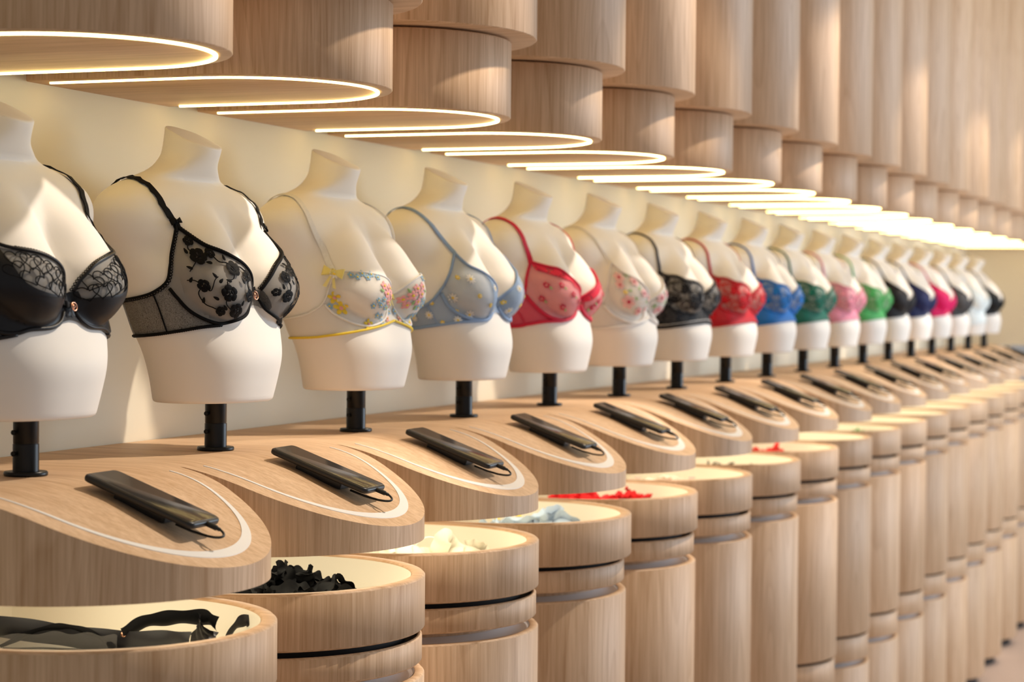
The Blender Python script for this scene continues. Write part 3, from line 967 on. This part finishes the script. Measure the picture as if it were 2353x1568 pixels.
# 1 sheer black with embroidered roses
sheer_blk = sheer('black_tulle', (0.050, 0.045, 0.044), 0.46)
net_blk = lace('black_fishnet', BK, 0.40, 520, -0.6)
b1 = bra(1, FULL, sheer_blk, net_blk, M['blk_trim'], M['blk_trim'], 'sheer black bra embroidered with roses on the second mannequin from the left', trim_r=0.0021, strap_w=0.011, neck_r=0.0030)
for s in (1, -1):
    for th, z, R in ((0.985, 0.3215, 0.0085), (0.925, 0.2985, 0.0135), (0.80, 0.3035, 0.0085), (0.60, 0.281, 0.0125), (0.955, 0.2545, 0.0105), (0.715, 0.2435, 0.0140), (0.63, 0.217, 0.0125), (0.43, 0.240, 0.0110), (0.42, 0.270, 0.0100), (0.82, 0.2165, 0.0080), (0.28, 0.2460, 0.0070)):
        rose(b1, s * th, z, R, rot=th * 9)
    for pts in ([(0.985, 0.3215), (1.00, 0.309), (0.925, 0.2985), (0.99, 0.285), (1.05, 0.275)], [(0.925, 0.2985), (0.85, 0.297), (0.80, 0.3035), (0.74, 0.291), (0.66, 0.289), (0.60, 0.281)],
                [(0.60, 0.281), (0.64, 0.266), (0.72, 0.2605), (0.715, 0.2435)], [(1.10, 0.262), (1.03, 0.262), (0.955, 0.2545), (0.90, 0.247), (0.84, 0.263), (0.80, 0.268)], [(0.955, 0.2545), (1.02, 0.243), (0.98, 0.228), (0.90, 0.222), (0.82, 0.2165)],
                [(0.715, 0.2435), (0.76, 0.229), (0.70, 0.219), (0.63, 0.217)], [(0.60, 0.281), (0.50, 0.283), (0.42, 0.270), (0.46, 0.255), (0.43, 0.240)]):
        piping('vine', M['blk_trim'], pts, s, 0.0044, 0.00085, b1, n=40, sides=6)
    for th, z, a in ((1.03, 0.306, 1.2), (1.04, 0.281, 0.4), (1.06, 0.263, 2.2), (0.83, 0.270, 1.0), (0.78, 0.262, 2.4), (0.86, 0.236, 0.5), (0.985, 0.233, 1.9), (0.70, 0.2625, 0.3), (0.665, 0.297, 1.6), (0.52, 0.262, 1.1), (0.50, 0.290, 0.2), (0.55, 0.229, 2.0), (0.77, 0.222, 1.0), (0.84, 0.289, 0.1), (0.36, 0.255, 1.4)):
        leaf(b1, M['blk_trim'], s * th, z, 0.0095, a)
    picots(b1, M['blk_trim'], [FULL['strap']] + FULL['arm'] + FULL['top'][1:], s, 0.0021, 0.0046, out=-s if False else -1)
    picots(b1, M['blk_trim'], FULL['neck'] + [FULL['strap']], s, 0.0019, 0.0042, out=1)
    picots(b1, M['blk_trim'], FULL['bot'], s, 0.0014, 0.0034, out=-1)
    piping('seam', M['blk_trim'], [(1.455, 0.2445), (1.44, 0.22), (1.424, 0.186)], s, 0.003, 0.0012, b1, n=16)
    bow(b1, M['blk_trim'], s * 1.09, 0.349, 0.0115, rot=0.3 * s)
bow(b1, M['blk_trim'], 0.0, 0.250, 0.010)
charm(b1, -0.03, 0.241, 0.0065, 0.010)

# 2 white floral with yellow hem
wsheer = sheer('white_tulle', (0.90, 0.87, 0.82), 0.62)
b2 = bra(2, FLOWER, wsheer, sheer('white_mesh', (0.90, 0.87, 0.81), 0.7), M['white_f'], M['white_f'], 'white bra with coloured blossoms, yellow bows and a yellow hem', trim_r=0.0016, strap_w=0.010)
for s in (1, -1):
    piping('yellow_hem', M['yel'], FLOWER['bot'], s, 0.0042, 0.0022, b2, n=60)
    bow(b2, M['yel_sheer'], s * 1.10, 0.281, 0.022, rot=-0.2 * s)
    blossom(b2, s * 1.10, 0.279, 0.0085, M['white_f'], M['yel'], 9, off=0.014, slim=0.2, name='daisy')
    for th, z, R in ((1.174, 0.238, 0.0110), (1.12, 0.2205, 0.0125), (0.75, 0.193, 0.0095)): blossom(b2, s * th, z, R, M['yel'], M['pinkf'], 5, slim=0.30)
    for th, z in ((0.928, 0.2775), (0.86, 0.2745), (0.793, 0.2805), (0.74, 0.274), (0.681, 0.2795), (0.60, 0.2745), (0.644, 0.234), (0.717, 0.2245), (0.60, 0.226), (0.55, 0.236), (1.249, 0.2237), (0.50, 0.222), (0.52, 0.206), (0.62, 0.208)): blossom(b2, s * th, z, 0.0058, M['sky'], M['yel'], 5)
    for th, z, R in ((0.522, 0.260, 0.0085), (0.48, 0.246, 0.0090), (0.40, 0.256, 0.0085), (0.33, 0.243, 0.0095), (0.44, 0.232, 0.0070), (0.30, 0.226, 0.0070), (0.22, 0.236, 0.0075)): blossom(b2, s * th, z, R, M['pinkf'], M['yel'], 5)
    for th, z, a in ((0.58, 0.252, 0.4), (0.45, 0.222, 1.2), (0.37, 0.230, 2.0), (0.28, 0.252, 1.0)): leaf(b2, M['grnf'], s * th, z, 0.010, a)
    for th, z in ((0.12, 0.215), (0.25, 0.203), (0.42, 0.197)): blossom(b2, s * th, z, 0.0062, M['sky'] if th != 0.25 else M['pinkf'], M['yel'], 5)
bow(b2, M['yel_sheer'], 0.0, 0.240, 0.013)

# 3 pale blue with daisies
BLU = (0.30, 0.44, 0.66)
tb = satin('periwinkle_trim', (0.27, 0.40, 0.64), 0.6)
b3 = bra(3, DAISY, sheer('pale_blue_tulle', (0.42, 0.53, 0.68), 0.45), sheer('pale_blue_mesh', (0.33, 0.46, 0.68), 0.62), tb, tb, 'pale blue sheer bra scattered with white daisies', trim_r=0.0028, strap_w=0.0085)
for s in (1, -1):
    for th, z, R in ((0.835, 0.2771, 0.0095), (1.12, 0.2397, 0.0095), (0.904, 0.2069, 0.0085), (1.102, 0.1965, 0.0085), (1.47, 0.2060, 0.0080), (0.43, 0.2600, 0.0080), (1.70, 0.2000, 0.0075), (0.36, 0.2150, 0.0070)): blossom(b3, s * th, z, R, M['white_f'], M['yel'], 9, slim=0.17, name='daisy')
    for th, z in ((0.995, 0.2799), (0.763, 0.2440), (1.10, 0.2133), (1.315, 0.1915), (1.40, 0.2299), (0.56, 0.2260), (0.20, 0.2320)): blossom(b3, s * th, z, 0.0048, M['yel'], M['white_f'], 6, slim=0.3, name='daisy')
    piping('seam', tb, [(1.469, 0.2260), (1.43, 0.207), (1.388, 0.1880)], s, 0.003, 0.0013, b3, n=16)
    patch('cup_edge_panel', sheer('blue_edge', (0.36, 0.50, 0.72), 0.6) if s == 1 else bpy.data.materials['blue_edge'], crv([(0.13, 0.238), (0.22, 0.252), (0.35, 0.266), (0.475, 0.281), (0.60, 0.292)], 14) + crv([(0.53, 0.275), (0.50, 0.25), (0.50, 0.22), (0.478, 0.198)], 10) + crv([(0.478, 0.198), (0.28, 0.207), (0.14, 0.222)], 8)[1:], s, 0.0042, b3)

# 4 red sheer with cherries
tr = satin('red_trim', (0.66, 0.015, 0.06), 0.55)
b4 = bra(4, CHERRY, sheer('red_tulle', (0.86, 0.16, 0.20), 0.50), sheer('red_mesh', (0.75, 0.04, 0.11), 0.72), tr, tr, 'red sheer bra with small red blossoms and scalloped lace edge', trim_r=0.0034, strap_w=0.0115)
for s in (1, -1):
    bd = crv([(0.13, 0.243), (0.25, 0.256), (0.45, 0.274), (0.587, 0.291), (0.717, 0.305), (0.92, 0.311), (1.13, 0.318)], 24) + crv([(1.10, 0.303), (1.0, 0.299), (0.90, 0.293), (0.80, 0.295), (0.70, 0.286), (0.60, 0.279), (0.52, 0.264), (0.42, 0.258), (0.32, 0.24), (0.16, 0.232)], 22)
    v = []; 
    patch('lace_edge', lace('red_lace_edge', (0.80, 0.03, 0.07), 0.45, 110, 0.7) if s == 1 else bpy.data.materials['red_lace_edge'], bd, s, 0.0042, b4)
    for th, z in ((1.02, 0.270), (0.80, 0.270), (0.62, 0.250), (0.82, 0.222), (0.45, 0.236), (1.13, 0.240), (0.38, 0.222)):
        blossom(b4, s * th, z, 0.0075, M['redf'], M['pinkf'], 5)
        leaf(b4, M['grnf'], s * (th - 0.05), z - 0.006, 0.008, 0.9)
    piping('seam', tr, [(1.53, 0.228), (1.50, 0.208), (1.44, 0.182)], s, 0.003, 0.0014, b4, n=16)
bow(b4, tr, 0.0, 0.236, 0.010)

# 5 white with pink flowers
tw = satin('white_satin_trim', (0.88, 0.85, 0.82), 0.5)
b5 = bra(5, PETAL, sheer('ivory_tulle', (0.90, 0.86, 0.80), 0.42), sheer('ivory_mesh', (0.90, 0.86, 0.81), 0.55), tw, tw, 'white bra with large pink embroidered flowers on the cups', trim_r=0.0028, strap_w=0.008)
pale = satin('pale_pink_thread', (0.90, 0.55, 0.55), 0.7)
for s in (1, -1):
    for th, z, R in ((0.953, 0.294, 0.013), (0.718, 0.2839, 0.012), (0.985, 0.2757, 0.011), (0.563, 0.2555, 0.012), (0.90, 0.2341, 0.017), (0.36, 0.245, 0.013), (0.68, 0.212, 0.011), (0.42, 0.215, 0.011)):
        blossom(b5, s * th, z, R, pale, M['redf'], 6, slim=0.36)
    for th, z, a in ((0.82, 0.300, 1.0), (0.85, 0.262, 0.3), (0.66, 0.268, 2.0), (0.50, 0.235, 1.2), (0.76, 0.243, 0.7), (0.28, 0.225, 1.6)): leaf(b5, M['grnf'], s * th, z, 0.011, a)
    blossom(b5, s * 0.93, 0.258, 0.006, M['yel'], M['white_f'], 5)
bow(b5, tw, 0.0, 0.228, 0.009)

# 6-11 lace bralettes
for i, nm, col, lab in ((6, 'black', (0.014, 0.014, 0.018), 'black lace bralette with white-edged hem band'), (7, 'red', (0.62, 0.012, 0.025), 'red lace bralette with thin red straps'),
                        (8, 'blue', (0.012, 0.19, 0.62), 'bright blue lace bralette'), (9, 'green', (0.010, 0.17, 0.115), 'dark green lace bralette'),
                        (10, 'pink', (0.88, 0.33, 0.45), 'light pink lace bralette'), (11, 'lime', (0.09, 0.50, 0.14), 'bright green lace bralette')):
    t = satin(nm + '_elastic', tuple(c * 0.9 for c in col), 0.6)
    e = bra(i, BRALET, lace(nm + '_open_lace', col, 0.42, 75, 0.45), lace(nm + '_band_lace', col, 0.80, 120, 0.5), t, t, lab, trim_r=0.0026, strap_w=0.008, name='bralette')
    for s in (1, -1):
        picots(e, t, BRALET['neck'] + [BRALET['strap']], s, 0.0030, 0.0075)
        lo_ = BRALET['bot']; up_ = [(a, b + 0.011) for a, b in lo_]
        strip('hem_band', t, lo_, up_, 0.0, 3.1416, s, 0.0036, e, n=50, m=2)
        if i == 6:
            piping('hem_stripe', M['white_f'], [(a, b + 0.008) for a, b in lo_], s, 0.0040, 0.0007, e, n=60)
        for th, z, R in ((0.95, 0.275, 0.018), (0.72, 0.250, 0.018), (0.45, 0.245, 0.016), (1.12, 0.245, 0.015), (0.9, 0.228, 0.014)):
            ring = [(th + R * math.cos(a) / 0.13, z + R * 0.8 * math.sin(a)) for a in np.linspace(0, 2 * math.pi, 9)]
            piping('lace_motif', t, ring, s, 0.0042, 0.0016, e, n=36, sides=6)

# 12-17 plain and plunge bras
for i, nm, col, al, lab in ((12, 'ink', (0.012, 0.010, 0.012), 0.92, 'black plunge bra between the bright green bralette and the navy bra'),
                            (13, 'navy', (0.012, 0.018, 0.09), 0.95, 'navy blue plunge bra'), (14, 'fuchsia', (0.80, 0.008, 0.14), 0.97, 'hot pink plunge bra'),
                            (15, 'smoke', (0.03, 0.03, 0.035), 0.75, 'sheer smoky black bra next to the hot pink one'),
                            (16, 'ice', (0.80, 0.88, 0.90), 0.97, 'icy white long bra next to the last black one'),
                            (17, 'jet', (0.008, 0.009, 0.010), 0.98, 'opaque black bra on the mannequin nearest the end wall')):
    t = satin(nm + '_trim', tuple(min(1, c * 0.9) for c in col), 0.55)
    shp = dict(PLUNGE)
    if i == 16: shp['bot'] = [(0, 0.150), (0.5, 0.140), (0.9, 0.134), (1.3, 0.128), (1.72, 0.124), (3.1416, 0.12)]
    bra(i, shp, sheer(nm + '_fabric', col, al, 0.6), sheer(nm + '_band', col, min(1, al + 0.03), 0.6), t, t, lab, trim_r=0.0026, strap_w=0.009)

# ------------------------------------------------------------------ bras lying in the open drawers
def crumple(mb, path, wid, twist, rnd, wave=0.0, n=40, freq=9.0, wob=0.35):
    P = [Vector(p) for p in path]
    pts = []
    for k in range(n):
        u = k / (n - 1) * (len(P) - 1); j = min(int(u), len(P) - 2); t = u - j
        a, b, c, d = P[max(j - 1, 0)], P[j], P[j + 1], P[min(j + 2, len(P) - 1)]
        pts.append(0.5 * ((2 * b) + (c - a) * t + (2 * a - 5 * b + 4 * c - d) * t * t + (3 * b - a - 3 * c + d) * t ** 3))
    ph = rnd.random() * 6
    v = []; f = []
    for k in range(n):
        T = (pts[min(k + 1, n - 1)] - pts[max(k - 1, 0)]).normalized()
        sd = T.cross(Vector((0, 0, 1))).normalized(); up = sd.cross(T).normalized()
        a = twist[0] + (twist[1] - twist[0]) * k / (n - 1) + wob * math.sin(k * 23.0 / n + ph)
        d_ = sd * math.cos(a) + up * math.sin(a); nn = T.cross(d_).normalized()
        for q in (-1, -0.5, 0, 0.5, 1):
            w_ = wave * math.sin(k * freq / n * 6.28 + q * 1.3 + ph) * (0.4 + 0.6 * abs(q))
            p = pts[k] + d_ * (wid / 2 * q) + nn * (w_ + 0.22 * wid * (1 - q * q))
            p.z = max(p.z, -0.2405)
            v.append(p)
    for k in range(n - 1):
        for q in range(4): f.append((5 * k + q, 5 * k + q + 1, 5 * k + q + 6, 5 * k + q + 5))
    mb.add(v, f)

def half_cup(mb, c, r, h, rot, tip):
    v = []; f = []; n = 22; m = 8
    Mx = Matrix.Rotation(rot, 3, 'Z') @ Matrix.Rotation(tip, 3, 'X')
    for j in range(m + 1):
        a = j / m * math.pi / 2
        for k in range(n):
            b = 2 * math.pi * k / n
            rr = r * math.sin(a) * (1 + 0.08 * math.sin(3 * b + j))
            p = Mx @ Vector((rr * math.cos(b), rr * 0.85 * math.sin(b), h * math.cos(a))) + Vector(c)
            p.z = max(p.z, -0.2405); v.append(p)
    for j in range(m):
        for k in range(n):
            k2 = (k + 1) % n
            f.append((j * n + k, j * n + k2, (j + 1) * n + k2, (j + 1) * n + k))
    mb.add(v, f)

def folded(i, label, mat, seed, spots, n_rib=3, wid=0.022, wave=0.002, cup=0.045, extra=None, trim=None):
    rnd = random.Random(seed)
    e = link('folded_bra', None, loc=(X(i), -jut.get(i, 0), ZS))
    tag(e, label, 'bra', 'bras lying in the drawers')
    for k, (x, y) in enumerate(spots[:2]):
        if cup:
            mb = MB(); half_cup(mb, (x, y, -0.239), cup, cup * 0.75, rnd.random() * 6, 0.35 * (rnd.random() - 0.5))
            link('cup', mb.mesh('cup', mat), e)
    for k in range(n_rib):
        a = spots[k % len(spots)]; b = spots[(k + 1) % len(spots)]
        path = []
        for t in np.linspace(0, 1, 6):
            path.append((a[0] + (b[0] - a[0]) * t + rnd.uniform(-.022, .022), a[1] + (b[1] - a[1]) * t + rnd.uniform(-.022, .022), -0.236 + rnd.uniform(0.002, 0.034) * (0.4 + math.sin(math.pi * t))))
        mb = MB(); crumple(mb, path, wid * rnd.uniform(0.7, 1.3), (rnd.uniform(-.6, .6), rnd.uniform(-.6, 1.8)), rnd, wave, 84)
        link('strap', mb.mesh('strap', trim or mat), e)
    if extra: extra(e, rnd)
    return e

def dots(mat, pts, R=0.005):
    def fn(e, rnd):
        for x, y, z in pts:
            mb = MB()
            for k in range(5):
                a = 2 * math.pi * k / 5
                mb.lathe((x + R * .7 * math.cos(a), y + R * .7 * math.sin(a), z), [(R * .5, 0), (R * .35, R * .3), (R * .05, R * .4)], 8)
            link('flower', mb.mesh('flower', mat), e)
    return fn
def wires(e, rnd):
    for x, y, r in ((0.125, -0.300, 0.030), (0.09, -0.260, 0.026)):
        mb = MB(); mb.tube([(x + r * 0.3 * math.cos(a), y - r * math.cos(a), -0.232 + r * 1.15 * math.sin(a)) for a in np.linspace(0.1, math.pi * 0.85, 22)], 0.0011, 6)
        link('hook_loop', mb.mesh('hook_loop', M['steel']), e)
    dots(M['yel'], [(0.135, -0.345, -0.212), (0.15, -0.355, -0.222)], 0.007)(e, rnd)

e = folded(0, 'black satin bra lying in the lowest, leftmost open drawer', M['blk_satin'], 3, [(0.075, -0.165), (0.10, -0.40), (0.155, -0.42), (0.09, -0.29), (0.055, -0.20)], 0, cup=0)
rnd = random.Random(5)
for nm, pth, wd, tw, mt in (('band', [(0.02, -0.10, -0.205), (0.05, -0.17, -0.214), (0.075, -0.24, -0.224), (0.085, -0.31, -0.226), (0.085, -0.37, -0.222), (0.075, -0.41, -0.220)], 0.034, (1.2, 1.35), 'blk_satin'),
                            ('band', [(0.075, -0.30, -0.214), (0.10, -0.32, -0.200), (0.125, -0.35, -0.196), (0.15, -0.385, -0.197), (0.15, -0.405, -0.205)], 0.026, (0.9, 1.1), 'blk_trim'),
                            ('band', [(0.15, -0.390, -0.204), (0.12, -0.405, -0.215), (0.085, -0.41, -0.228)], 0.040, (0.9, 1.2), 'blk_satin'),
                            ('strap', [(0.03, -0.14, -0.235), (0.05, -0.19, -0.212), (0.055, -0.23, -0.206), (0.06, -0.27, -0.215), (0.06, -0.30, -0.232)], 0.010, (0.7, 1.4), 'blk_trim'),
                            ('strap', [(0.135, -0.415, -0.235), (0.165, -0.425, -0.206), (0.175, -0.44, -0.203), (0.165, -0.455, -0.225)], 0.018, (0.8, 1.8), 'blk_satin'),
                            ('mesh_panel', [(0.03, -0.14, -0.230), (0.06, -0.20, -0.228), (0.07, -0.26, -0.230), (0.075, -0.30, -0.233)], 0.05, (0.5, 0.9), None)):
    mb = MB(); crumple(mb, pth, wd, tw, rnd, 0.0008, 60, 4, 0.07)
    link(nm, mb.mesh(nm, M[mt] if mt else sheer('grey_mesh', (0.06, 0.058, 0.06), 0.75)), e)
charm_mb = MB(); charm_mb.lathe((0.078, -0.302, -0.216), [(0.002, -0.003), (0.0042, -0.001), (0.0042, 0.003), (0.002, 0.005)], 12)
link('charm', charm_mb.mesh('charm', M['gold']), e)
folded(1, 'heap of ruffled black lace bras in the second drawer', M['blk_trim'], 11, [(0.10, -0.20), (0.125, -0.34), (0.06, -0.27), (0.15, -0.24), (0.14, -0.39), (0.02, -0.30), (0.10, -0.16)], 16, 0.026, 0.0045, 0.036)
folded(2, 'white bra with wire loops and yellow bits in the third drawer', satin('ivory_cloth', (0.86, 0.82, 0.70), 0.6), 4, [(0.09, -0.27), (0.12, -0.37), (0.16, -0.41), (0.05, -0.22)], 4, 0.03, 0.003, 0.040, wires)
folded(3, 'pale blue bra with yellow dots in the fourth drawer', satin('pale_blue_cloth', (0.42, 0.52, 0.66), 0.65), 8, [(0.10, -0.28), (0.13, -0.36), (0.06, -0.22), (0.15, -0.39)], 5, 0.034, 0.004, 0.042, dots(M['yel'], [(0.10, -0.28, -0.206), (0.13, -0.35, -0.207), (0.08, -0.24, -0.212), (0.14, -0.38, -0.212), (0.11, -0.32, -0.212)], 0.006))
folded(4, 'bright red bra in the fifth drawer', satin('bright_red_cloth', (0.75, 0.02, 0.03), 0.6), 21, [(0.10, -0.25), (0.13, -0.33), (0.15, -0.39), (0.08, -0.19)], 8, 0.022, 0.004, 0.036)
folded(5, 'white and pink flowered bra in the sixth drawer', satin('blush_cloth', (0.85, 0.68, 0.60), 0.65), 9, [(0.10, -0.26), (0.13, -0.35), (0.07, -0.20)], 4, 0.026, 0.003, 0.038, dots(M['pinkf'], [(0.11, -0.29, -0.207), (0.13, -0.36, -0.208), (0.09, -0.23, -0.210)], 0.008))
folded(6, 'thin black straps lying in the seventh drawer', M['blk_trim'], 13, [(0.13, -0.22), (0.12, -0.30), (0.15, -0.38)], 2, 0.008, 0.001, 0)
folded(7, 'red lace bra in the drawer below the red lace bralette', satin('poppy_cloth', (0.72, 0.03, 0.03), 0.6), 17, [(0.10, -0.22), (0.12, -0.30), (0.14, -0.38)], 5, 0.022, 0.004, 0.034)
folded(9, 'green lace bra in the drawer below the dark green bralette', satin('leaf_cloth', (0.06, 0.30, 0.08), 0.6), 19, [(0.12, -0.36), (0.14, -0.40)], 3, 0.02, 0.003, 0.030)
